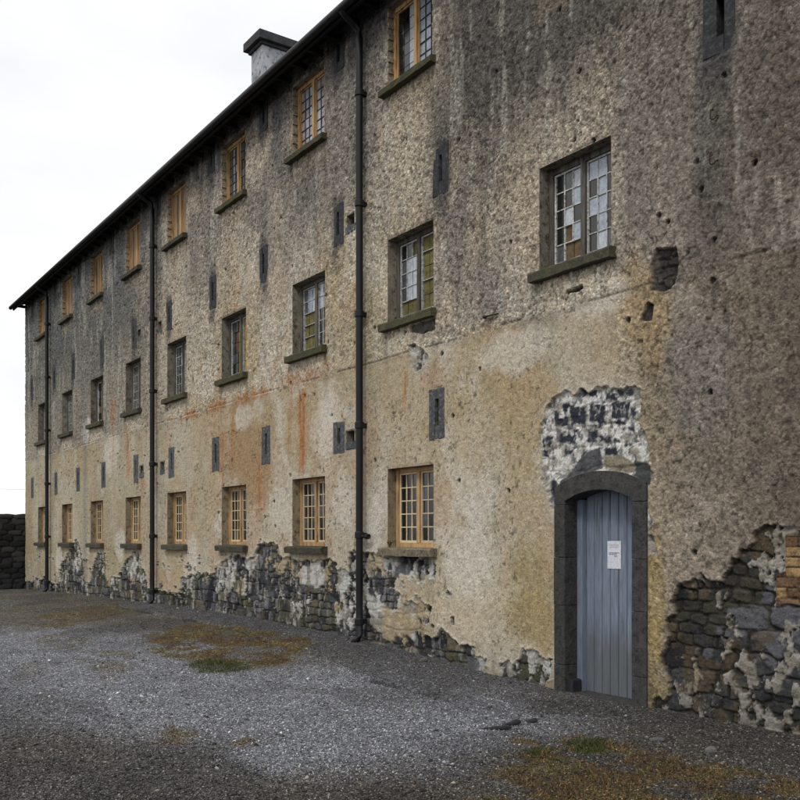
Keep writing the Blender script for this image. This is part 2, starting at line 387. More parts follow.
    # cracks: the string line at first floor level and a few wandering ones
    line = np.exp(-((Z-4.0-.03*(fbm(X*1.2, X*0, 101, 3)-.5))/.012)**2)*(fbm(X*2.0, X*0+3, 103, 3) > .47)
    pl -= .010*line
    v = fbm(X*1.6, Z*1.6, 105, 4); cr = np.exp(-((v-.5)/.0028)**2)*(fbm(X*.7, Z*.7, 107, 2) > .60)
    pl -= .006*cr
    # pock holes
    _, _, pc = worley(X/.24, Z/.24, 111, .9, .9); pf, _, _ = worley(X/.24, Z/.24, 111, .9, .9, 2.0)
    pock = ((pc > .955) & (pf < .09+.05*fbm(X*20, Z*20, 113, 2)))*1.0
    pl -= .03*pock
    disp = pl*(1-stone)+hs*stone
    # lip of plaster: curls out a little right at the broken edge
    disp += .010*np.exp(-(np.clip(-S, 0, 9)/.03)**2)*(S < 0)
    # keep the plaster flush round openings
    dm = np.full(X.shape, 9.)
    for a, b, c, d in rects+[(x-SW/2-.01, x+SW/2+.01, z0-.01, z1+.01) for x, z0, z1 in slits]+[(OL, OR, -1, 2.2)]:
        m = (X > a-.2) & (X < b+.2) & (Z > c-.2) & (Z < d+.2)
        if m.any():
            ddx = np.maximum(np.maximum(a-X[m], X[m]-b), 0); ddz = np.maximum(np.maximum(c-Z[m], Z[m]-d), 0)
            dm[m] = np.minimum(dm[m], np.hypot(ddx, ddz))
    disp *= ss(0, .035, dm)
    # ---------------- colour
    C = np.tile(lin((184,173,153)), (len(X),1))
    big = fbm(X*.45, Z*.45, 121, 4); med = fbm(X*1.1, Z*.9, 123, 4); st = fbm(X*3.2, Z*.35, 125, 4)
    C = mixc(C, lin((172,153,118)), ss(.48,.62,big)*.65)
    C = mixc(C, lin((202,193,177)), ss(.50,.64,med)*.75)
    C = mixc(C, lin((156,149,126)), ss(.54,.68,st)*.4)
    C = mixc(C, lin((176,150,122)), ss(.52,.6,fbm(X*1.4+7, Z*1.4, 127, 4))*.5)
    up = mixc(np.tile(lin((164,153,138)), (len(X),1)), lin((130,123,114)), ss(.42,.6,fbm(X*.6, Z*.5, 131, 4)))
    up = mixc(up, lin((170,156,136)), ss(.5,.64,fbm(X*.9+3, Z*.7, 133, 4))*.7)
    up = mixc(up, lin((92,90,88)), ss(.5,.7,fbm(X*2.0, Z*.6, 135, 4))*.55)
    up = mixc(up, lin((86,82,78)), ss(5.3,6.9,Z+1.0*(fbm(X*1.1,Z*.8,137,4)-.5))*.92*ss(-9.9,-8.6,X))
    up = mixc(up, lin((66,67,72)), ss(7.9,8.8,Z+.7*(fbm(X*1.7,Z*.5,138,3)-.5))*.8)
    # far end of the front is a colder, blacker grey high up and yellower low down
    far = ss(-17.5,-21.5,X)
    up = mixc(up, lin((84,88,88)), far*(.45+.35*ss(5.0,6.5,Z)))
    C = mixc(C, lin((150,140,108)), far*.4)
    # staining of the upper level reaches down further at the far end
    aboveC = ss(3.80, 4.15, Z+.35*(fbm(X*.8,Z*.8,139,4)-.5)-.0*far)
    midc = ss(4.6,3.2,Z)
    low_on_mid = ss(-9.0,-10.0,X)*ss(7.6,4.5,Z+1.6*(fbm(X*.9,Z*.7,140,4)-.5))*.8*(1-.65*far)
    C = C*(1-(aboveC*(1-low_on_mid))[:,None])+up*(aboveC*(1-low_on_mid))[:,None]
    # right-hand end of the wall: brown render, vignette darkening painted into the colour
    br = mixc(np.tile(lin((144,134,122)), (len(X),1)), lin((116,106,96)), ss(.4,.62,fbm(X*.8,Z*.8,141,4)))
    br = mixc(br, lin((94,89,82)), ss(3.6,6.2,Z)*.6)
    rb = ss(-6.7,-5.3,X+.5*(fbm(X*.8,Z*.6,143,3)-.5))
    C = C*(1-.9*rb[:,None])+br*.9*rb[:,None]
    C = mixc(C, lin((84,74,64)), ss(-5.1,-4.3,X)*.4)
    # ochre halo under/over the near window and round the door
    def blob(px, py, rx, rz, c, k, s):
        nonlocal C
        x0, z0 = wl(px, py); q = ((X-x0)/rx)**2+((Z-z0)/rz)**2
        C = mixc(C, lin(c), k*ss(1.3, .2, q+2.6*(fbm(X*2.6, Z*1.9, s, 5, .6)-.5)))
    blob(640,310,.35,.55,(160,136,98),.6,151); blob(545,300,.55,.35,(150,142,128),.6,152)
    blob(500,420,.9,.8,(170,150,114),.5,153); blob(530,600,.35,.9,(154,136,92),.6,154); blob(470,600,.8,.7,(196,184,162),.7,155)
    blob(600,330,.4,.5,(178,164,140),.5,158); blob(530,480,.5,1.0,(176,160,128),.5,159); blob(655,620,.12,.8,(150,132,86),.7,160)
    blob(665,690,.2,.3,(160,146,110),.7,161)
    blob(375,530,.35,.8,(190,182,170),.7,156); blob(245,450,1.2,1.2,(150,120,78),.6,157); blob(420,470,.6,.6,(170,150,116),.5,162)
    blob(700,360,.35,.6,(128,124,116),.55,163)
    for k, (px, py, rx, rz) in enumerate(((192,556,.28,.42),(375,520,.22,.75),(322,425,.4,.45),(243,418,.4,.22),(112,452,.6,.5),(470,560,.6,.45),(88,430,.5,.3),(345,505,.3,.5),(60,560,.5,.4),(120,545,.4,.35),(155,515,.3,.5),(595,300,.5,.25),(520,350,.7,.25),(480,520,.3,.6))):
        blob(px, py, rx, rz, (208,201,188), .62, 281+k)
    # pale patches of plaster below the first floor sills
    for i, c in enumerate(CX):
        d = np.minimum(np.minimum(X-(c-WW/2-.02), (c+WW/2+.02)-X), np.minimum(Z-3.98, 4.36-Z))
        C = mixc(C, lin((184,172,152)), .75*ss(-.06,.08,d+.12*(fbm(X*5,Z*5,165+i,3)-.5)))
        d = np.minimum(np.minimum(X-(c-WW/2-.02), (c+WW/2+.02)-X), np.minimum(Z-7.15, 7.48-Z))
        C = mixc(C, lin((128,116,98)), .5*ss(-.1,.1,d+.1*(fbm(X*5,Z*5,185+i,3)-.5)))
        # dark run-off under the ends of sills
        for zt, L in ((MZ[0]-.1, 1.1), (TZ[0]-.1, 1.4), (GZ[0]-.1,.4)):
            for s_ in (-1, 1):
                q = np.exp(-((X-c-s_*.54)/.06)**2)*ss(zt-L, zt, Z)*(Z < zt)
                C = mixc(C, lin((84,78,68)), .45*q*ss(.35,.6,fbm(X*18,Z*2,205,3)))
    # rust
    rc = lin((166,104,54))
    def streak(px, p0, p1, w, k, s, ha=0):
        nonlocal C
        x0, z1 = wl(px, p0); _, z0 = wl(px, p1)
        xx = X-x0-.05*(fbm(Z*3, Z*0, s, 2)-.5)
        w = w*.62; q = np.exp(-(xx/(w*(1+.6*(fbm(X*7,Z*7,s+2,2)-.5))))**2)*ss(z0-.25, z0+.25, Z)*ss(z1+.10, z1-.08, Z)
        C = mixc(C, rc, np.clip(k*q*(2.6*fbm(X*19, Z*1.3, s+1, 4)-.75), 0, .85))
    streak(302,392,470,.19,1.3,211); streak(312,395,440,.16,.6,212); streak(405,372,402,.06,1.,213); streak(232,425,470,.14,.6,214)
    streak(290,370,455,.10,.5,215); streak(128,425,478,.25,.8,216); streak(113,400,470,.3,.6,217); streak(60,500,560,.2,.3,218)
    streak(222,430,500,.2,.7,219); streak(260,455,520,.3,.6,220); streak(142,474,500,.2,.9,221); streak(243,500,540,.12,.4,222)
    sx0, sx1 = wl(165,0)[0], wl(300,0)[0]
    q = np.exp(-((Z-4.02-.05*(fbm(X*2,X*0,225,2)-.5))/.075)**2)*ss(sx0-.5,sx0+.3,X)*ss(sx1+.6,sx1-.2,X)*ss(.40,.58,fbm(X*1.5,Z*3,226,4))
    q = np.maximum(q, .7*np.exp(-((Z-4.08)/.12)**2)*ss(-13.6,-13.2,X)*ss(-11.4,-11.9,X)*ss(.35,.6,fbm(X*3,Z*3,227,4)))
    C = mixc(C, rc, .8*q)
    x0 = wl(236,0)[0]; q = np.exp(-((X-x0)/.35)**2-((Z-5.78)/.16)**2); C = mixc(C, rc, .5*q*ss(.3,.6,fbm(X*5,Z*5,228,3)))
    C = mixc(C, lin((196,182,160)), .7*line*ss(-12,-13,X)); C = mixc(C, lin((60,54,48)), .6*line*ss(-13,-12,X))
    C = mixc(C, lin((60,54,46)), .8*cr); pit = ss(.70,.76,fbm(X*26,Z*26,295,2))*ss(.4,.6,fbm(X*1.5,Z*1.5,296,3)); C = mixc(C, lin((58,52,46)), .6*pit); C = mixc(C, lin((30,28,26)), .9*pock)
    # drips: pale and dark vertical run-off
    C = mixc(C, lin((176,172,160)), .35*ss(.60,.72,fbm(X*5.5, Z*1.0, 231, 4))*(above))
    C = mixc(C, lin((110,116,122)), .45*np.exp(-((X+24.3)/.16)**2)*ss(6.2,5.,Z))
    x7 = wl(700,0)[0]
    C = mixc(C, lin((92,94,92)), .5*np.exp(-((X-x7)/.09)**2)*ss(3.8,4.6,Z)*ss(.3,.6,fbm(X*6,Z*.7,232,3)))
    C = mixc(C, lin((128,124,110)), .6*np.exp(-((X-x7+.09)/.02)**2)*ss(4.6,4.9,Z)*(fbm(X*3,Z*3,233,3) > .4))
    C = mixc(C, lin((82,80,77)), .5*ss(x7-.02,x7+.04,X)*ss(x7+.42,x7+.22,X+.1*(fbm(X*2,Z*2,234,3)-.5))*ss(3.6,4.6,Z))
    # dark slots of grime around the slit plates
    for x_, z0, z1 in slits[10:]:
        q = np.exp(-((X-x_)/.17)**4)*ss(z0-.5, z0-.05, Z)*ss(z1+.3, z1, Z)
        C = mixc(C, lin((62,61,62)), .75*q*ss(.3,.55,fbm(X*8,Z*3,241,4)+.15*ss(z0-.3,z0,Z)))
    # clumps: knobs tinted pale, shadow between them painted into the pits
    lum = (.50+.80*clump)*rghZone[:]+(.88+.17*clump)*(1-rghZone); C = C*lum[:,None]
    # stone colours
    sc = np.tile(lin((64,65,70)), (len(X),1))
    sc = mixc(sc, lin((44,45,50)), ss(.25,.15,c0)); sc = mixc(sc, lin((86,88,93)), ss(.72,.8,c0)*.8); sc = mixc(sc, lin((96,86,70)), ((c0 > .5) & (c0 < .58))*.8)
    sc = mixc(sc, lin((112,104,86)), ((c0 > .90) & (c0 < .94))*.8)
    sc = mixc(sc, lin((110,112,116)), ss(.56,.66,fbm(X*6,Z*6,251,5))*.6)
    sc = mixc(sc, lin((40,40,42)), ss(.52,.62,fbm(X*2,Z*3,253,4))*.5)
    sc = mixc(sc, lin((92,92,62)), .5*ss(.56,.64,fbm(X*1.7,Z*2.2,257,4)))
    sc = mixc(sc, lin((50,48,46)), right*.6)
    sc = mixc(sc, lin((104,104,110)), right*.7*ss(.56,.62,fbm(X*2.2,Z*3.5,258,5))); sc = mixc(sc, lin((96,82,64)), right*.6*ss(.57,.64,fbm(X*2.6+5,Z*2.6,259,5)))
    sc = mixc(sc, lin((150,148,144)), .55*leftb*ss(.58,.66,fbm(X*16,Z*4,260,4)))
    bc = mixc(np.tile(lin((138,112,88)), (len(X),1)), lin((112,88,68)), ss(.3,.7,c0)); bc = mixc(bc, lin((160,132,96)), (c0 > .8)*1.)
    sc = np.where(bm[:,None], bc, sc)
    mc = mixc(np.tile(lin((78,74,67)), (len(X),1)), lin((42,40,37)), ss(.4,.6,fbm(X*4,Z*4,255,3)))
    mc = mixc(mc, lin((50,46,41)), right*.6); mc = mixc(mc, lin((176,172,164)), over*.85)
    sc = sc*(1-mort[:,None])+mc*mort[:,None]
    lc = mixc(np.tile(lin((200,198,192)), (len(X),1)), lin((150,146,136)), ss(.4,.62,fbm(X*9,Z*9,261,4)))
    lc = mixc(lc, lin((176,156,120)), ss(.55,.65,fbm(X*1.6,Z*1.6,263,3))*.8)
    lc = mixc(lc, lin((122,113,98)), right*.6)
    sc = sc*(1-(lime*.92)[:,None])+lc*(lime*.92)[:,None]
    dk = np.full(len(X), -9.)
    for x0p, y0p, x1p, y1p in ((195,215,235,265),(240,228,322,325),(335,220,422,312),(450,210,535,295),(538,232,572,285),(300,140,380,180),(420,160,480,202),(482,148,560,182),(160,250,192,300),(170,285,240,330),(325,350,380,412),(390,380,452,422),(455,395,490,415),(190,372,270,415),(108,378,156,440),(108,452,142,492),(408,432,482,478),(518,412,552,432),(215,440,260,475),(300,455,350,490),(350,318,392,338),(440,300,520,322),(500,330,560,350),(150,600,182,690),(260,350,300,366)):
        dk = np.maximum(dk, sdf(WP([(520+a_*.2,360+b_*.2) for a_, b_ in ((x0p,y0p),(x1p,y0p+2),(x1p-3,y1p),(x0p+2,y1p-3))]), X, Z, .3))
    dk = ss(-.012, .012, dk+.075*(fbm(X*20,Z*24,291,4,.65)-.5))*(.5+.5*ss(.30,.44,fbm(X*26,Z*22,292,3)))
    wt = mixc(np.tile(lin((216,213,207)), (len(X),1)), lin((160,155,145)), ss(.45,.6,fbm(X*14,Z*12,293,4)))
    wt = mixc(wt, lin((92,94,100)), ss(.58,.64,fbm(X*22,Z*20,294,4,.6))*.8)
    ov = over*(sdf(WP([(558,494),(560,482),(572,466),(585,452),(598,447),(601,468),(585,475),(560,490)]), X, Z) < 0)*(sdf(WP([(603,456),(622,456),(632,464),(632,472),(603,468)]), X, Z) < 0)*(sdf(WP([(634,462),(649,464),(650,486),(634,476)]), X, Z) < 0)
    sc = sc*(1-ov[:,None])+(wt*(1-dk[:,None])+lin((54,57,65))*dk[:,None])*ov[:,None]
    sc[bm] = bc[bm]*(1-mort[bm][:,None])+mc[bm]*mort[bm][:,None]
    # stone above the door arch: dark voussoir and pale stone
    q = ss(-.01,.01,sdf(WP([(558,494),(560,482),(572,466),(585,452),(598,447),(601,468),(585,475),(560,490)]), X, Z)+jag*.3)
    sc = mixc(sc, lin((66,68,74)), q*.85); lime = lime*(1-q)
    q = ss(-.01,.01,sdf(WP([(603,456),(622,456),(632,464),(632,472),(603,468)]), X, Z)+jag*.3); sc = mixc(sc, lin((142,134,116)), q)
    q = ss(-.01,.01,sdf(WP([(634,462),(649,464),(650,486),(634,476)]), X, Z)+jag*.3); sc = mixc(sc, lin((72,74,74)), q)
    # the five slits' neighbours: patches 4..8 are plain dark mortar
    sm = np.zeros(len(X))
    for k in (4,5,7,8): sm = np.maximum(sm, sdf(WP(polys[k]), X, Z) > -.08)
    sc = mixc(sc, lin((66,62,58)), .8*sm)
    # darker brown band along the foot of the wall
    footband = ss(.45,.0,Z-gz+.3*(fbm(X*2,Z*2,271,3)-.5))
    C = mixc(C, lin((88,80,62)), .5*footband); sc = mixc(sc, lin((60,58,54)), .25*footband)
    # efflorescence round the losses
    C = mixc(C, lin((196,188,172)), .55*np.exp(-(np.clip(-S,0,9)/.09)**2)*ss(.4,.55,fbm(X*5,Z*5,273,3))*(X < -6)*(1-.7*(Z > 4)))
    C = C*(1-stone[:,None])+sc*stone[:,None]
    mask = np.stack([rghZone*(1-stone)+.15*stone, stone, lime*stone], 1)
    # ---------------- faces
    ii, jj = np.meshgrid(np.arange(nx-1), np.arange(nz-1)); a = (jj*nx+ii).ravel()
    xs = np.array(xs); zs = np.array(zs)
    xc = ((xs[1:]+xs[:-1])/2)[ii.ravel()]; zc = ((zs[1:]+zs[:-1])/2)[jj.ravel()]
    keep = np.ones(len(a), bool)
    for l, r, b, t in rects: keep &= ~((xc > l) & (xc < r) & (zc > b) & (zc < t))
    for x_, z0, z1 in slits: keep &= ~((np.abs(xc-x_) < SW/2-.05) & (zc > z0+.03) & (zc < z1-.03))
    for x_, z0 in HOLES: keep &= ~((np.abs(xc-x_) < .10) & (zc > z0+.03) & (zc < z0+.27))
    zt = np.array([arch(x_, OL, OR, 2.12, 2.27) for x_ in xs])
    ztc = ((zt[1:]+zt[:-1])/2)[ii.ravel()]
    keep &= ~((xc > OL+.05) & (xc < OR-.05) & (zc < ztc-.05))
    a = a[keep]
    Fq = np.stack([a, a+1, a+nx+1, a+nx], 1)
    V = np.stack([X, -disp, Z], 1)
    o = npmesh('front_wall', V, Fq, facade_mat(), {'tint': np.clip(C,0,1), 'mask': np.clip(mask,0,1)}, smooth=True)
    o['label'] = 'weathered roughcast front wall with fallen plaster baring dark rubble'
    par(o)
# ground profile along the wall
GX = np.array([-60,-30.5,-26.7,-19.5,-14.6,-11.1,-8.4,-7,60.]); GH = np.array([0,0,.09,.20,.22,.16,.01,0,0.])
build_facade()
# ------------------------------------------------------------------ other walls and roof
b = MB(); b.box((-30.75,.02,-.3),(-30.45,7.2,8.95),'gable'); b.poly([(-30.75,.02,8.952),(-30.75,7.2,8.952),(-30.75,3.6,11.8)],'gable'); par(b.build('gable_wall'))
b = MB(); b.box((1.7,.02,-.3),(2.0,7.2,8.95),'gable'); b.poly([(2,.02,8.952),(2,3.6,11.8),(2,7.2,8.952)],'gable'); par(b.build('gable_wall'))
b = MB(); b.box((-30.45,6.9,-.3),(1.7,7.2,8.95),'gable'); par(b.build('rear_wall'))
b = MB()
def slab(y0, z0, y1, z1, th):
    P = [(y0,z0),(y1,z1),(y1,z1-th),(y0,z0-th)]
    for x in (-30.95, 2.15): b.poly([(x,y,z) for y, z in (P if x > 0 else P[::-1])], 'slate')
    for k in range(4):
        a, c = P[k], P[(k+1) % 4]; b.poly([(-30.95,*a),(2.15,*a),(2.15,*c),(-30.95,*c)], 'slate')
slab(-.36, 8.87, 3.6, 11.96, .05); slab(3.6, 11.96, 7.56, 8.87, .05)
roof = par(b.build('roof'))
b = MB()
b.poly([(-30.9,-.30,8.78),(2.1,-.30,8.78),(2.1,.03,8.97),(-30.9,.03,8.97)],'soffit')
b.box((-30.93,-.34,8.72),(2.1,-.30,8.835),'soffit')
for k in range(66):
    x = -30.6+k*.5; b.box((x,-.30,8.76),(x+.06,-.005,8.84),'soffit')
par(b.build('eave_soffit'))
b = MB(); b.tube([(-30.97,-.395,8.80),(-20,-.395,8.795),(-8,-.395,8.80),(2.1,-.395,8.80)], .058, 'black', 14); par(b.build('gutter', smooth=True))
# chimney on the ridge
b = MB(); b.box((-20.80,3.0,11.0),(-20.20,4.7,13.42),'chim'); ch = par(b.build('chimney', bevel=.01))
b = MB(); b.box((-20.86,2.94,13.38),(-20.14,4.76,13.46),'cap',.004); b.box((-20.95,2.85,13.46),(-20.05,4.85,13.66),'cap',.006); c = b.build('chimney_cap', bevel=.015); c.parent = ch
# ------------------------------------------------------------------ windows
ORD = ['nearest', 'second', 'third', 'fourth', 'fifth', 'sixth', 'seventh', 'eighth', 'ninth']
LET = {'d':'dark','w':'palepane','b':'bluepane','g':'greypane','o':'olive','y':'yellow','n':'brown','r':'redpane','c':'ochre'}
MIDP = {0: ([ 'dgw','ddb','dwd','dnb','gnn'], ['bbd','dbd','bbg','dbd','dwg']),
        1: ([ 'ddo','gww','gww','gww','ooo'], ['ooo','ooo','ooo','ooo','ooo']),
        2: ([ 'gbw','gbw','ooo','ooo','ooo'], ['wbb','wbb','ddg','ddd','ddd']),
        3: ([ 'ggy','gny','gny','ggy','dgy'], ['yyy','yyy','yyy','yyy','yyy']),
        4: ([ 'gdd','gdw','gdd','ddg','gdd'], ['ggg','gwg','ggg','ggg','gdg']),
        5: ([ 'ddd','gdd','ddd','ddd','dgd'], ['ddg','gdg','ddd','dgd','ddd']),
        6: ([ 'ddc','gnc','dnc','nnc','ddc'], ['ccn','ccn','ccc','ncc','ccc']),
        7: ([ 'ddd','dgd','ddd','ddd','ddd'], ['ddd','dgd','ddd','ddd','ddd']),
        8: ([ 'ggd','gdd','ggd','ddd','ggd'], ['gdd','gdd','gdg','ddd','gdd'])}
TOPP = {1: 'bdr', 2: 'rwb', 3: 'gdr'}
def window(kind, idx, c, z0, z1):
    x0, x1 = c-WW/2, c+WW/2
    yf = {'low':.13,'mid':.135,'top':.085}[kind]                                            # frame face behind the wall face
    fm = {'low':'ochre','mid':'greywood','top':'ochre'}[kind]
    bar = {'low':'cream','mid':'whitebar','top':'cream'}[kind]
    fw = .055 if kind != 'mid' else .065
    b = MB()                                            # timber frame = the window itself
    b.box((x0,yf,z0),(x0+fw,yf+.09,z1),fm); b.box((x1-fw,yf,z0),(x1,yf+.09,z1),fm)
    b.box((x0+fw,yf,z1-fw),(x1-fw,yf+.09,z1),fm); b.box((x0+fw,yf,z0),(x1-fw,yf+.09,z0+fw*1.15),fm)
    b.box((c-.032,yf-.006,z0+fw*1.15),(c+.032,yf+.09,z1-fw),fm)
    w = par(b.build('window', bevel=.004))
    # reveals
    rv = {'low':'reveal_low','mid':'reveal','top':'reveal'}[kind]
    b = MB(); y0, y1 = -.003, .55
    b.poly([(x0,y0,z0),(x0,y1,z0),(x0,y1,z1),(x0,y0,z1)][::-1],rv); b.poly([(x1,y0,z0),(x1,y1,z0),(x1,y1,z1),(x1,y0,z1)],rv)
    b.poly([(x0,y0,z1),(x1,y0,z1),(x1,y1,z1),(x0,y1,z1)],rv); b.poly([(x0,y0,z0),(x1,y0,z0),(x1,y1,z0),(x0,y1,z0)],rv)
    b.poly([(x0,y1,z0),(x1,y1,z0),(x1,y1,z1),(x0,y1,z1)],'interior')
    if kind == 'low': 
        for k in range(5):
            xx = x0+.08+k*.19; b.box((xx,.32,z0+.02),(xx+random.uniform(.03,.13),.335,z1-.05),'room')
    r = b.build('reveal'); r.parent = w; r.location = (0,0,0)
    if kind == 'top':                                   # toothed brick jambs
        for s in (-1, 1):
         b = MB(); z = z0; k = 0
         while z < z1-.02:
            h = .072; zz = min(z+h, z1-.004); t = .024 if k % 2 else .006
            ex = x0 if s < 0 else x1
            a, d = sorted((ex, ex-s*t)); b.box((a, -.006+.004*random.random(), z+.003), (d, yf-.004, zz-.003), 'brickjamb', .003)
            z += h+.003; k += 1
         q = b.build('brick_jamb'); q.parent = w
    # two casements
    n, rows = 3, (5 if kind != 'top' else 6)
    for s in (0, 1):
        a, d = (x0+fw+.002, c-.034) if s == 0 else (c+.034, x1-fw-.002)
        e0, e1 = z0+fw*1.15+.002, z1-fw-.002
        swing = {('top',1,0):-.0}.get((kind, idx, s), 0)
        b = MB(); st = .024 if kind != 'mid' else .02; ys = yf+.022
        lm = 'cream' if kind == 'low' else ('ochre' if kind == 'top' else 'whitebar')
        b.box((a,ys,e0),(a+st,ys+.035,e1),lm); b.box((d-st,ys,e0),(d,ys+.035,e1),lm); b.box((a+st,ys,e1-st),(d-st,ys+.035,e1),lm); b.box((a+st,ys,e0),(d-st,ys+.035,e0+st*1.4),lm)
        p = MB(); W = (d-a-2*st)/n; H = (e1-e0-2.4*st)/rows
        bt = .0065 if kind != 'low' else .0075
        pat = MIDP[idx][s] if kind == 'mid' else None
        board = kind == 'top' and idx >= 4
        for i in range(1, n):
            if board: continue
            xx = a+st+i*W
            for j in range(rows):
                zz = e0+1.4*st+j*H
                if pat and idx in (3,6): continue
                if pat:
                    L = pat[rows-1-j]
                    if L[i-1] == L[i] and L[i] in 'oync': continue
                    if L[i-1] == L[i] == 'w' and idx == 1: continue
                if kind == 'top' and idx == 1 and s == 0: continue
                b.box((xx-bt,ys+.006,zz),(xx+bt,ys+.028,zz+H),'lead' if kind == 'top' else bar)
        for j in range(1, rows):
            if board: continue
            zz = e0+1.4*st+j*H
            if kind == 'top' and idx == 1 and s == 0: continue
            if pat and (idx in (3,6) or (s == 1 and idx == 1 and j in (1,3))): continue
            b.box((a+st,ys+.0065,zz-bt),(d-st,ys+.0275,zz+bt),'lead' if kind == 'top' else bar)
        cs = b.build('casement', bevel=.002); cs.parent = w
        if board:
            m = 5; Wb = (d-a-2*st)/m
            for i in range(m): p.box((a+st+i*Wb+.002,ys+.010+.002*(i%2),e0+1.4*st),(a+st+(i+1)*Wb-.002,ys+.024,e1-st),'palewood' if (idx+i)%3 else 'brown')
            pp = p.build('shutter_board'); pp.parent = w; continue
        for i in range(n):
            for j in range(rows):
                ax = a+st+i*W+bt; dx_ = ax+W-2*bt; bz = e0+1.4*st+j*H+bt; tz = bz+H-2*bt
                if pat: mt = LET[pat[rows-1-j][i]]
                elif kind == 'top':
                    q = TOPP.get(idx, 'gdr'); mt = LET[q[(i*2+j*3+s) % 3]] if random.random() < .4 else LET[q[0] if idx != 1 else ('b' if s else 'd')]
                    if idx == 1: mt = 'bluepane' if s else ('dark' if i < 2 else 'palepane')
                else: mt = 'dark' if random.random() < .9 else 'greypane'
                ty = ys+.017 if mt not in ('olive','yellow','brown') else ys+.030
                j1, j2, j3 = (random.uniform(-.0025,.0025) for _ in range(3))
                p.poly([(ax-.002,ty+j1,bz-.002),(dx_+.002,ty+j2,bz-.002),(dx_+.002,ty+j3,tz+.002),(ax-.002,ty+j1+j3-j2,tz+.002)], mt)
        pp = p.build('pane'); pp.parent = w
    # sill
    if kind == 'low': sm = 'sill_pale' if idx == 1 else 'sill'
    elif kind == 'mid': sm = 'sill' if idx in (0,5,7,8) else 'sill_moss'
    else: sm = 'sill_moss' if idx < 4 else 'sill'
    h = .105 if kind != 'top' else .09
    b = MB(); S = 10
    xa, xb = x0-.085, x1+.075
    xsn = [xa+(xb-xa)*k/S for k in range(S+1)]; base = 0
    prof = [(-.105,z0-h),(-.11,z0-.022),(-.095,z0-.004),(.02,z0+.006),(yf+.01,z0+.010),(yf+.01,z0-h),]
    for k, xx in enumerate(xsn):
        for (yy, zz) in prof: b.v.append((xx+random.uniform(-.004,.004), yy+random.uniform(-.006,.006)*(yy < .1), zz+random.uniform(-.005,.005)*(yy < .1)))
    m = len(prof); mi = b.mi(sm)
    for k in range(S):
        for q in range(m):
            b.f.append((k*m+q,(k+1)*m+q,(k+1)*m+(q+1)%m,k*m+(q+1)%m)); b.m.append(mi)
    b.f.append(tuple(range(m))[::-1]); b.m.append(mi); b.f.append(tuple(S*m+q for q in range(m))); b.m.append(mi)
    o = b.build('sill'); o.parent = w
    return w
WL = {('mid',0):'window with a patchwork of broken, whitened and missing panes', ('mid',1):'window with olive boarding behind half of its panes',
      ('mid',3):'window boarded with faded yellow board', ('mid',6):'window half boarded in ochre', ('top',1):'ochre window with one dark casement'}
for kind, idx, c, z0, z1 in wins:
    w = window(kind, idx, c, z0, z1)
    if (kind, idx) in WL: w['label'] = WL[(kind, idx)]
# ------------------------------------------------------------------ slit vents
for x_, z0, z1 in slits:
    b = MB(); a, d = x_-SW/2, x_+SW/2; sw = .04; pm = 'slit' if z0 < 4 else 'plate'; PR = .006; s0, s1 = z0+.27*(z1-z0), z0+.80*(z1-z0)
    j = .003
    for (p0, q0, p1, q1) in ((a,z0,x_-sw,z1),(x_+sw,z0,d,z1)): b.box((p0,-PR,q0),(p1,.10,q1),pm,.006 if z0 < 4 else .012)
    b.box((x_-sw+.001,-PR+.003,z0+.004),(x_+sw-.001,.10,s0),pm,.001); b.box((x_-sw+.001,-PR+.003,s1),(x_+sw-.001,.10,z1-.004),pm,.001)
    b.box((a+.03,.103,z0+.02),(d-.03,.30,z1-.02),'interior')
    par(b.build('slit_vent', bevel=.006))
for x_, z0 in HOLES:
    b = MB(); j = .003
    b.box((x_-.14,-.012,z0),(x_+.14,.1,z0+.10),'slit',j); b.box((x_-.14,-.008,z0+.102),(x_-.10,.1,z0+.28),'reveal',j); b.box((x_+.10,-.008,z0+.102),(x_+.14,.1,z0+.28),'reveal',j); b.box((x_-.1,-.008,z0+.255),(x_+.1,.1,z0+.285),'reveal',j)
    b.box((x_-.13,.103,z0),(x_+.13,.3,z0+.28),'interior')
    par(b.build('air_hole', bevel=.005))
# ------------------------------------------------------------------ downpipes
def pipe(x, zb):
    b = MB(); y = -.11; r = .05
    pts = [(x,-.39,8.80),(x,-.385,8.76),(x,-.34,8.72),(x,-.20,8.64),(x,-.13,8.58),(x,y,8.48)]
    pts += [(x+random.uniform(-.004,.004), y, z) for z in np.arange(8.2, zb+.12, -.5)]
    pts += [(x,y,zb+.10),(x,y-.04,zb+.03),(x,y-.09,zb-.02)]
    b.tube(pts, r, 'black', 16); p = par(b.build('downpipe', smooth=True))
    z = 1.64-1.5*(zb+.5 > 1.6)
    for z in (zb+.28, 1.64, 3.15, 4.68, 6.2, 7.72):
        c = MB(); c.tube([(x,y,z-.045),(x,y,z-.04),(x,y,z+.035),(x,y,z+.05)], [.058,.066,.066,.054], 'black', 16)
        c.box((x-.03,-.07,z-.03),(x+.03,-.003,z+.03),'black')
        o = c.build('pipe_collar'); o.parent = p
for x, zb in ((-10.88,.17),(-19.05,.20),(-27.68,.06)): pipe(x, zb)
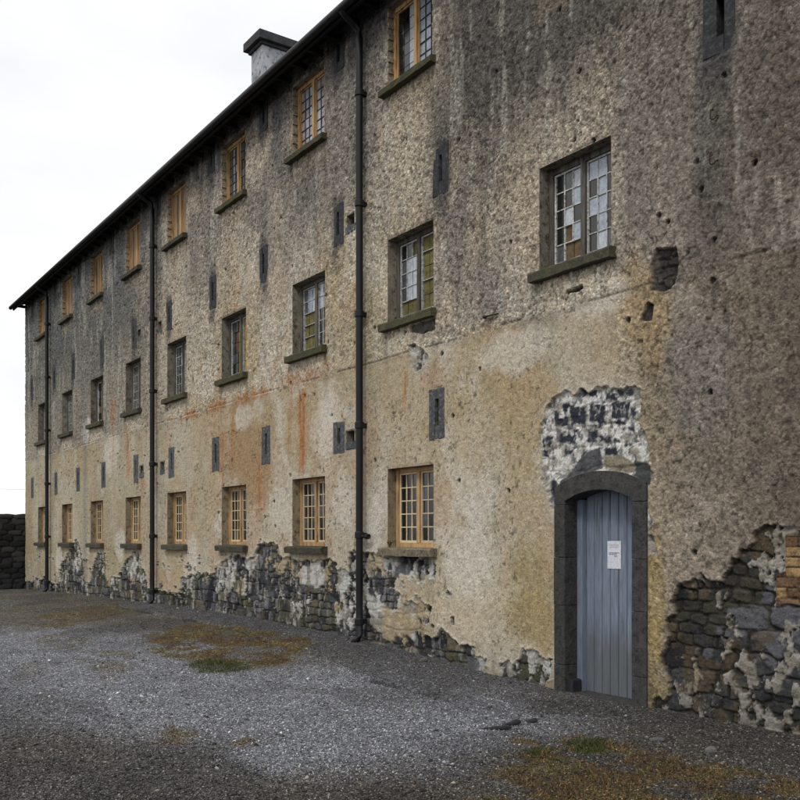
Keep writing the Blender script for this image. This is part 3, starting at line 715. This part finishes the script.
# ------------------------------------------------------------------ door
b = MB(); n = 24
def ring(x0o, x1o, x0i, x1i):
    P = []
    for k in range(n+1):
        t = k/n; xo = x0o+(x1o-x0o)*t; xi = x0i+(x1i-x0i)*t
        P.append(((xo, arch(xo, OL, OR, 2.12, 2.27)), (xi, arch(xi, DL, DR, 1.985, 2.085))))
    return P
P = ring(OL, OR, DL, DR); yo, yi = -.022, .22
for k in range(n):
    (a, c), (d, e) = P[k], P[k+1]
    b.poly([(a[0],yo,a[1]),(c[0],yo,c[1]),(e[0],yo,e[1]),(d[0],yo,d[1])][::1],'doorstone')
    b.poly([(a[0],yo,a[1]),(d[0],yo,d[1]),(d[0],.05,d[1]),(a[0],.05,a[1])],'doorstone')
    b.poly([(c[0],yo,c[1]),(c[0],yi,c[1]),(e[0],yi,e[1]),(e[0],yo,e[1])],'doorstone')
s = par(b.build('door_arch_stone'))
def jambstones(xa, xb, zt, side):
    b = MB(); z = -.2; cuts = [.48, .62, .5, .55, .4]
    for h in cuts:
        z1 = min(z+h, zt)
        if zt-z1 < .12: z1 = zt
        b.box((xa,yo+random.uniform(-.003,.003),z),(xb,yi,z1-.004),'doorstone',.0015); z = z1
        if z >= zt: break
    return par(b.build('door_jamb_stone', bevel=.006))
jambstones(OL, DL, 2.115, -1) ; jambstones(DR, OR, 2.115, 1)
# (small spandrels between jamb tops and arch ring)
b = MB(); b.box((DL-.003,yi-.06,-.2),(DL+.072,yi+.02,2.0),'doorpost'); b.box((DR-.05,yi-.02,-.2),(DR+.003,yi+.02,2.0),'doorpost')
par(b.build('door_frame', bevel=.004))
dr = MB(); x = DL+.074; npl = 7; pw = (DR-.05-x)/npl
for k in range(npl):
    a = x+k*pw; d = a+pw
    top = arch(a+pw/2, DL, DR, 1.985, 2.085)+.03
    zb = .005
    Q = [(a+.0035,yi+.012),(a+.008,yi),(d-.008,yi),(d-.0035,yi+.012)]
    for q in range(3): dr.poly([(*Q[q],zb),(*Q[q+1],zb),(*Q[q+1],top),(*Q[q],top)],'door')
    dr.poly([(a-.001,yi+.012,zb),(d+.001,yi+.012,zb),(d+.001,yi+.012,top),(a-.001,yi+.012,top)],'interior')
door = par(dr.build('door'))
hb = MB(); hx = DR-.10; hb.tube([(hx,yi-.004,.98),(hx,yi-.014,.98)], .014, 'rust', 10)
h = hb.build('keyhole_plate'); h.parent = door
b = MB(); b.box((DL-.01,yo+.03,-.1),(DL+.09,yi-.07,.14),'slatebit',.01); par(b.build('plinth_block', bevel=.015))
b = MB(); b.box((DL-.0,-.01,-.15),(DR+.0,yi+.1,.003),'doorstone',.002); par(b.build('threshold'))
# paper notice
def dpt(px, py): return wl(px, py, yi-.004)
(ax, az), (bx_, bz_) = dpt(607.5,541), dpt(621,569)
cxn, czn = (ax+bx_)/2, (az+bz_)/2; w2, hh2 = abs(bx_-ax)/2, abs(az-bz_)/2
nt_ = MB(); nt_.box((-w2,-.002,-hh2),(w2,0,hh2),'paper')
no = nt_.build('paper_notice', loc=(cxn, yi-.003, czn)); tag(no, 'small white paper notice fixed to the blue plank door', 'notice')
tx = MB()
for z, a, c, t in ((.105,-.7,.6,.0022),(.09,-.65,.7,.0022),(.075,-.7,.5,.0022),(.02,-.75,.75,.005),(.006,-.75,.4,.005),(-.012,.0,.45,.006)):
    x = a*w2
    while x < c*w2:
        l = random.uniform(.006,.016); tx.box((x,-.0032,z-t),(min(x+l,c*w2),-.0022,z+t),'ink'); x += l+.005
t = tx.build('printed_text'); t.parent = no
# iron staples in the wall on the right
for px, y0, y1 in ((716,108,120),(715.5,151,165)):
    (x, z1), (_, z0) = wl(px, y0), wl(px, y1)
    b = MB(); b.tube([(x-.035,.0,z1),(x-.035,-.03,z1-.01),(x-.034,-.035,z0+.02),(x-.015,-.036,z0),(x+.012,-.036,z0),(x+.03,-.034,z0+.02),(x+.032,-.01,z0+.03)], .006, 'rust', 8)
    par(b.build('iron_staple', smooth=True))
b = MB(); (x, z), (x2, z2) = wl(487,317.5), wl(501,314)
b.tube([(x,-.02,z),(x,-.045,z),(x+.03,-.045,z+.0),(x2,-.04,z2)], [.016,.018,.009,.008], 'rust', 8); par(b.build('iron_hook', smooth=True))
b = MB(); z = 1.62; b.tube([(-10.83,-.10,z),(-10.70,-.10,z)], [.024,.024], 'black', 12); b.tube([(-10.71,-.10,z),(-10.66,-.10,z)], [.036,.036], 'black', 12); o = par(b.build('pipe_stub', smooth=True))
# ================================================================== GROUND
def ghead(x, y):
    h = np.interp(x, GX, GH)*np.exp(-(np.minimum(y,0)/2.2)**2)
    h = h+.05*(fbm(x*.45, y*.45, 301, 3)-.5)*ss(0,1.5,-y)+.018*(fbm(x*3, y*3, 303, 3)-.5)
    edge = -.80-.50*ss(-14,-8,x)+.10*(fbm(x*1.6, x*0, 305, 4)-.5)
    strip = ss(edge-.015, edge+.03, y)*ss(-21,-19,x)*ss(-6.9,-8.0,x)
    h = h+.028*strip-.022*np.exp(-((y-edge+.03)/.03)**2)*ss(-21,-19,x)*ss(-6.9,-8.0,x)
    return h, strip, edge
def gcolor(x, y):
    C = mixc(np.tile(lin((94,91,88)), (len(x),1)), lin((86,78,64)), .6*ss(-13,-20,x)*ss(.4,.6,fbm(x*.7,y*1.2,316,4)))
    wx = x+.9*(fbm(x*.8,y*.8,311,4)-.5); wy = y+.6*(fbm(x*.8,y*.8,313,4)-.5)
    d = sdf(GP([(-40,632),(60,632),(150,645),(230,678),(300,672),(360,674),(430,690),(520,702),(552,716),(520,742),(470,760),(330,768),(200,742),(-60,716)]), wx, wy, 3)
    C = mixc(C, lin((128,130,137)), .8*ss(-1.1,.7,d+.9*(fbm(x*2.2,y*2.2,319,4)-.5)))
    C = mixc(C, lin((70,68,66)), .7*ss(.46,.66,fbm(x*.9,y*1.6,315,5))*(1-.45*ss(-.3,.3,d)))
    C = mixc(C, lin((96,84,66)), .2*ss(.5,.62,fbm(x*1.2+9,y*1.2,317,4))*(1-.8*ss(-.3,.3,d)))
    C = mixc(C, lin((66,64,62)), .6*ss(-4.0,-5.2,y+.5*(fbm(x*1.5,y*1.5,318,4)-.5)))
    _, strip, edge = ghead(x, y)
    C = mixc(C, lin((82,82,84)), .75*strip)
    C = mixc(C, lin((70,69,68)), .7*ss(-7.5,-6.3,x)*ss(-1.4,-.4,y))
    C = mixc(C, lin((66,62,56)), .6*ss(-5.9,-4.8,x))
    C = mixc(C, lin((26,26,27)), .95*ss(.40,.52,fbm(x*.9+2,x*0,331,2))*np.exp(-((y-edge+.025)/.035)**2)*ss(-21,-19,x)*ss(-6.9,-8.0,x))
    moss = np.zeros(len(x)); green = np.zeros(len(x))
    jn = .8*(fbm(x*1.6,y*1.6,321,5)-.5)
    for p, k in MOSS:
        moss = np.maximum(moss, k*ss(-.12,.12,sdf(GP(p), x, y, 2)+jn))
    for p in GREEN: green = np.maximum(green, ss(-.1,.1,sdf(GP(p), x, y, 2)+jn*.5))
    moss *= ss(.32,.52,fbm(x*4,y*4,323,5))
    mc = mixc(np.tile(lin((96,80,46)), (len(x),1)), lin((78,58,38)), ss(.42,.6,fbm(x*2.5,y*2.5,325,4)))
    mc = mixc(mc, lin((88,88,48)), ss(.5,.65,fbm(x*3+4,y*3,327,4))*.6)
    C = mixc(C, 0, np.zeros(len(x))); C = C*(1-.85*moss[:,None])+mc*.85*moss[:,None]
    C = mixc(C, lin((58,62,34)), .7*green)
    return C, moss, green
MOSS = [([(146,645),(165,638),(205,634),(250,641),(290,650),(306,660),(285,672),(235,672),(190,668),(160,658)], 1.0),
        ([(95,655),(120,650),(140,664),(110,676),(80,668)], .45), ([(40,618),(75,612),(120,612),(135,622),(90,630),(40,630)], .7),
        ([(150,732),(172,726),(188,734),(170,742),(152,740)], .6), ([(243,745),(254,742),(262,748),(250,753)], .8),
        ([(505,758),(530,738),(590,738),(640,752),(720,762),(800,775),(860,800),(800,860),(480,860),(470,800)], .75), ([(0,670),(40,660),(60,672),(20,684)], .3),
        ([(20,640),(60,634),(90,640),(60,650)], .4)]
GREEN = [[(182,668),(205,662),(248,668),(250,674),(200,675)], [(575,742),(596,740),(600,752),(580,754)], [(522,752),(540,750),(545,760),(528,762)]]
def axis(lo, hi, st, far):
    a = list(np.arange(lo, hi+1e-6, st)); s = st
    L = []; v = lo
    while v > -far: s *= 1.35; v -= s; L.append(v)
    s = st; v = hi; U = []
    while v < far: s *= 1.35; v += s; U.append(v)
    return np.array(L[::-1]+a+U)
gx = axis(-31, -1, .04, 900); gy = axis(-7.5, .12, .03, 900)
X, Y = np.meshgrid(gx, gy); X = X.ravel(); Y = Y.ravel()
H, _, _ = ghead(X, Y); H = H*np.exp(-((np.maximum(np.abs(X+16)-20,0))/20)**2)
C, _, _ = gcolor(X, Y)
nx, ny = len(gx), len(gy); ii, jj = np.meshgrid(np.arange(nx-1), np.arange(ny-1)); a = (jj*nx+ii).ravel()
g = npmesh('ground', np.stack([X,Y,H],1), np.stack([a,a+1,a+nx+1,a+nx],1), ground_mat(), {'tint': C}, smooth=True)
tag(g, kind='structure')
# ---- pebbles
def visible_points(n, zmax):
    # denser where the yard is close to the path, thinning with distance
    u = rng.random(n); d = 4.6*(zmax/4.6)**u; ang = rng.uniform(-.60,.62,n)
    dx = -CC+SS*np.tan(ang); dy = SS+CC*np.tan(ang)
    x = d*dx; y = -D+d*dy
    m = (y < -.03) & (x > -30.5); return x[m], y[m]
def pebbles(name, n, zmax, smin, smax, bright, label):
    x, y = visible_points(n, zmax); k = len(x)
    C, moss, green = gcolor(x, y); keep = rng.random(k) > .55*np.clip(moss+green,0,1)
    x, y, C = x[keep], y[keep], C[keep]; k = len(x)
    z, _, _ = ghead(x, y)
    r = rng.uniform(smin, smax, k)*rng.choice([.7,1,1.35], k)
    base = np.array([(1,0,0),(0,1,0),(-1,0,0),(0,-1,0),(0,0,1),(0,0,-1),(.6,.6,.55),(-.6,-.6,.5)])
    base = base[:6]
    V = base[None]*r[:,None,None]*rng.uniform(.6,1.3,(k,6,1)); V[:,:,2] *= .62
    th = rng.uniform(0,6.28,k); c, s = np.cos(th)[:,None], np.sin(th)[:,None]
    VX = V[:,:,0]*c-V[:,:,1]*s+x[:,None]; VY = V[:,:,0]*s+V[:,:,1]*c+y[:,None]; VZ = V[:,:,2]+V[:,:,0]*rng.uniform(-.4,.4,(k,1))+z[:,None]+.25*r[:,None]
    Vv = np.stack([VX,VY,VZ],2).reshape(-1,3)
    f = np.array([(0,1,4),(1,2,4),(2,3,4),(3,0,4),(1,0,5),(2,1,5),(3,2,5),(0,3,5)])
    Fq = (f[None]+6*np.arange(k)[:,None,None]).reshape(-1,3)
    v = np.clip(rng.lognormal(bright, .75, k), .2, 4.5)[:,None]
    tint = np.array([(1,1,1),(1.06,1,.92),(.95,.99,1.08)])[rng.integers(0,3,k)]
    A = np.repeat(np.clip(C*v*tint, 0, .72), 6, 0)
    o = npmesh(name, Vv, Fq, attr_mat('gravel_chips'), {'tint': A}); return tag(o, label, 'gravel', kind='stuff')
pebbles('gravel', 260000, 26, .004, .0095, -.05, 'loose grey stone chippings covering the yard')
pebbles('gravel', 5000, 22, .009, .019, .0, 'larger angular stones and rubble crumbs strewn through the yard')
# ---- moss and short weeds
def blades(n):
    x, y = visible_points(n*14, 26); _, moss, green = gcolor(x, y)
    k = rng.random(len(x)) < np.clip(moss*.8+green, 0, 1)*.8; x, y, moss, green = x[k][:n], y[k][:n], moss[k][:n], green[k][:n]; k = len(x)
    z, _, _ = ghead(x, y); h = rng.uniform(.008,.026,k)*(1+.8*green); w = rng.uniform(.003,.006,k)*1.2; th = rng.uniform(0,6.28,k)
    bx, by = np.cos(th)*w, np.sin(th)*w; lx, ly = rng.normal(0,.5,k)*h, rng.normal(0,.5,k)*h
    V = np.stack([np.stack([x-bx,y-by,z],1), np.stack([x+bx,y+by,z],1), np.stack([x+lx,y+ly,z+h],1)],1).reshape(-1,3)
    pal = np.array([lin((104,84,46)), lin((84,60,40)), lin((84,84,44)), lin((116,98,62))])
    c = pal[rng.integers(0,4,k)]; c = np.where((green > .5)[:,None], lin((66,72,36)), c)
    c = c*rng.uniform(.7,1.2,(k,1))
    o = npmesh('grass', V, np.arange(3*k).reshape(-1,3), attr_mat('moss_and_grass'), {'tint': np.repeat(c,3,0)})
    tag(o, 'brown and olive moss and short grass patches on the gravel', 'grass', kind='stuff')
blades(26000)
# ---- broken slates and loose stones
def chunk(name, px, py, sx, sy, sz, rot, mat, label, group, tilt=.1):
    x, y = gp(px, py); zz = float(ghead(np.array([x]), np.array([y]))[0][0])
    b = MB(); n = 9; pts = []
    for k in range(n):
        t = 2*math.pi*k/n; q = random.uniform(.75,1.1); pts.append((sx*q*math.cos(t), sy*q*math.sin(t)))
    k = b.mi(mat); base = 0
    for lvl, (sc, z) in enumerate(((.8,-sz*.4),(1,0),(.93,sz*.6),(.6,sz))):
        for p in pts: b.v.append((p[0]*sc, p[1]*sc, z*random.uniform(.85,1.15)+p[0]*tilt))
    for l in range(3):
        for q in range(n): b.f.append((l*n+q, l*n+(q+1)%n, (l+1)*n+(q+1)%n, (l+1)*n+q)); b.m.append(k)
    b.f.append(tuple(3*n+q for q in range(n))); b.m.append(k); b.f.append(tuple(range(n))[::-1]); b.m.append(k)
    o = b.build(name, loc=(x,y,zz+sz*.2), smooth=False, bevel=.004); o.rotation_euler = (0,0,rot)
    return tag(o, label, 'stone' if mat == 'rock' else 'slate', group)
chunk('broken_slate', 494,729, .17,.035,.018, .75,'slatebit','long thin dark slate splinter, leftmost of the broken slates on the gravel','broken slates on the gravel')
chunk('broken_slate', 512,725, .10,.045,.028, .5,'slatebit','thickest dark broken slate, middle piece of those lying on the gravel','broken slates on the gravel', .25)
chunk('broken_slate', 531,722.5, .07,.03,.024, .9,'slatebit','small dark slate fragment, the one of the broken slates closest to the door','broken slates on the gravel', .2)
chunk('loose_stone', 658,741, .08,.045,.02, .3,'rock','pale flat stone on the gravel in front of the right door jamb','loose pale stones')
chunk('loose_stone', 711,753, .05,.04,.04, .3,'rock','small bright round stone on the gravel, rightmost of the loose pale stones','loose pale stones')
chunk('loose_stone', 424,668, .06,.05,.035, 1.0,'rock','pale stone lying on the dark strip below the ground floor window beside the downpipe','loose pale stones')
# weed on sill
wx0, wz0 = -10.25, GZ[0]+.01
wd = empty('sill_weed', (wx0, -.03, wz0)); tag(wd, 'small rusty brown weed growing on the left end of the nearest ground floor sill', 'weed')
b = MB()
for k in range(26):
    t = random.uniform(0,6.28); l = random.uniform(.04,.10); dx, dy = math.cos(t)*l*.7, math.sin(t)*l*.4
    b.tube([(0,0,0),(dx*.5,dy*.5,l*.6),(dx,dy,l*.9)], [.004,.003,.001], 'weed', 4)
    for q in range(2):
        c = np.array((dx,dy,l*.9))*random.uniform(.5,1); s = .012
        b.poly([c+np.array((-s,0,0)), c+np.array((0,-s*.4,s*.5)), c+np.array((s,0,s*.3)), c+np.array((0,s*.4,-s*.3))], 'weed')
o = b.build('leaves'); o.parent = wd
# ================================================================== boundary wall at the far left
def bwall():
    xs_ = np.arange(-13.0, 1.6, .03); zs_ = np.arange(-.2, 2.36, .025); n1, n2 = len(xs_), len(zs_)
    Yy, Zz = np.meshgrid(xs_, zs_); Yy = Yy.ravel(); Zz = Zz.ravel()
    f1, f2, cid = worley((Yy+.04*fbm(Yy*3,Zz*3,401,3))/.42, (Zz+.04*fbm(Yy*2,Zz*3,402,3))/.17, 403, .6, .3)
    mort = 1-ss(.05,.15,f2-f1)
    disp = .02*(cid-.5)+.02*(fbm(Yy*9,Zz*9,405,4)-.5)-.03*mort
    top = Zz > 2.3; Zz = np.where(top, Zz+.06*(fbm(Yy*4,Yy*0,407,3)-.5), Zz)
    C = mixc(np.tile(lin((46,45,46)), (len(Yy),1)), lin((30,30,31)), ss(.3,.6,cid)); C = mixc(C, lin((62,60,56)), (cid > .85)*.8); C = mixc(C, lin((24,23,22)), mort*.8)
    C = mixc(C, lin((86,84,76)), .6*ss(2.2,2.34,Zz)*ss(.45,.6,fbm(Yy*4,Zz*4,409,3)))
    V1 = np.stack([-30.9+disp, Yy, Zz],1); V2 = V1.copy(); V2[:,0] = -31.35-disp
    ii, jj = np.meshgrid(np.arange(n1-1), np.arange(n2-1)); a = (jj*n1+ii).ravel(); q = n1*n2
    F1 = np.stack([a,a+1,a+n1+1,a+n1],1); F2 = F1[:, ::-1]+q
    t = (n2-1)*n1+np.arange(n1-1); F3 = np.stack([t,t+1,t+1+q,t+q],1)
    o = npmesh('stone_wall', np.concatenate([V1,V2]), np.concatenate([F1,F2,F3]), attr_mat('dark_rubble_wall'), {'tint': np.concatenate([C,C])}, smooth=True)
    tag(o, 'dark rubble stone boundary wall beyond the far corner of the workhouse', 'wall')
bwall()
# thin overhead cable far beyond the wall
def cable():
    r = empty('overhead_cable', (-75,-30,0)); tag(r, 'thin overhead cable crossing the pale sky left of the building', 'cable')
    P = []
    for k in range(21):
        t = k/20; P.append((-75-(-75)+0+(-5)*t, 60*t, 6.0-1.2*4*t*(1-t)*.5))
    b = MB(); b.tube(P, .010, 'wire', 6); o = b.build('wire', smooth=True); o.parent = r
    for p in (P[0], P[-1]):
        b = MB(); b.tube([(p[0],p[1],0),(p[0],p[1],6.4)], [.13,.10], 'timber_pole', 10); o = b.build('pole', smooth=True); o.parent = r
cable()
# ================================================================== light
w = bpy.data.worlds.new('World'); scn.world = w; w.use_nodes = True; nt = w.node_tree; bg = nt.nodes['Background']
EL, AZ = R(48), None
sd = np.array((.45,-.80,0.)); sd /= np.linalg.norm(sd)          # horizontal direction towards the sun
sk = N(nt, 'ShaderNodeTexSky', sky_type='NISHITA'); sk.sun_disc = False; sk.sun_elevation = EL; sk.sun_rotation = math.atan2(sd[0], sd[1])
tc = N(nt, 'ShaderNodeTexCoord')
mp = N(nt, 'ShaderNodeMapping'); mp.inputs['Scale'].default_value = (1,1,2.2); nt.links.new(tc.outputs['Generated'], mp.inputs[0])
cn = N(nt, 'ShaderNodeTexNoise', i_Scale=2.2, i_Detail=6.0, i_Roughness=.5); nt.links.new(mp.outputs[0], cn.inputs[0])
cloud = mix(nt, (9.3,9.5,9.9), (11.2,11.2,11.1), ramp(nt, cn.outputs[0], [(.38,0.),(.60,1.)]))
sx = N(nt, 'ShaderNodeSeparateXYZ'); nt.links.new(tc.outputs['Generated'], sx.inputs[0])
cov = ramp(nt, sx.outputs[2], [(0.,.94),(.5,.97)])
nt.links.new(mix(nt, sk.outputs[0], cloud, cov), bg.inputs[0]); bg.inputs[1].default_value = .1
sun = bpy.data.lights.new('sun', 'SUN'); sun.energy = 1.3; sun.angle = R(14); sun.color = (1,.975,.945)
so = bpy.data.objects.new('sun', sun); COL.objects.link(so)
from mathutils import Vector
tosun = Vector((sd[0]*math.cos(EL), sd[1]*math.cos(EL), math.sin(EL))); so.rotation_euler = tosun.to_track_quat('Z','Y').to_euler(); so.location = (0,-10,20)
# ================================================================== camera
cam = bpy.data.cameras.new('camera'); co = bpy.data.objects.new('camera', cam); COL.objects.link(co); scn.camera = co
co.location = (0,-D,EYE); co.rotation_euler = (R(90),0,math.atan2(CC,SS)); cam.sensor_width = 36; cam.lens = F/800*36; cam.shift_y = 138/800; cam.clip_end = 3000
v = scn.view_settings; v.view_transform = 'Standard'; v.look = 'None'; v.gamma = 1; v.use_curve_mapping = False; v.exposure = 0.0
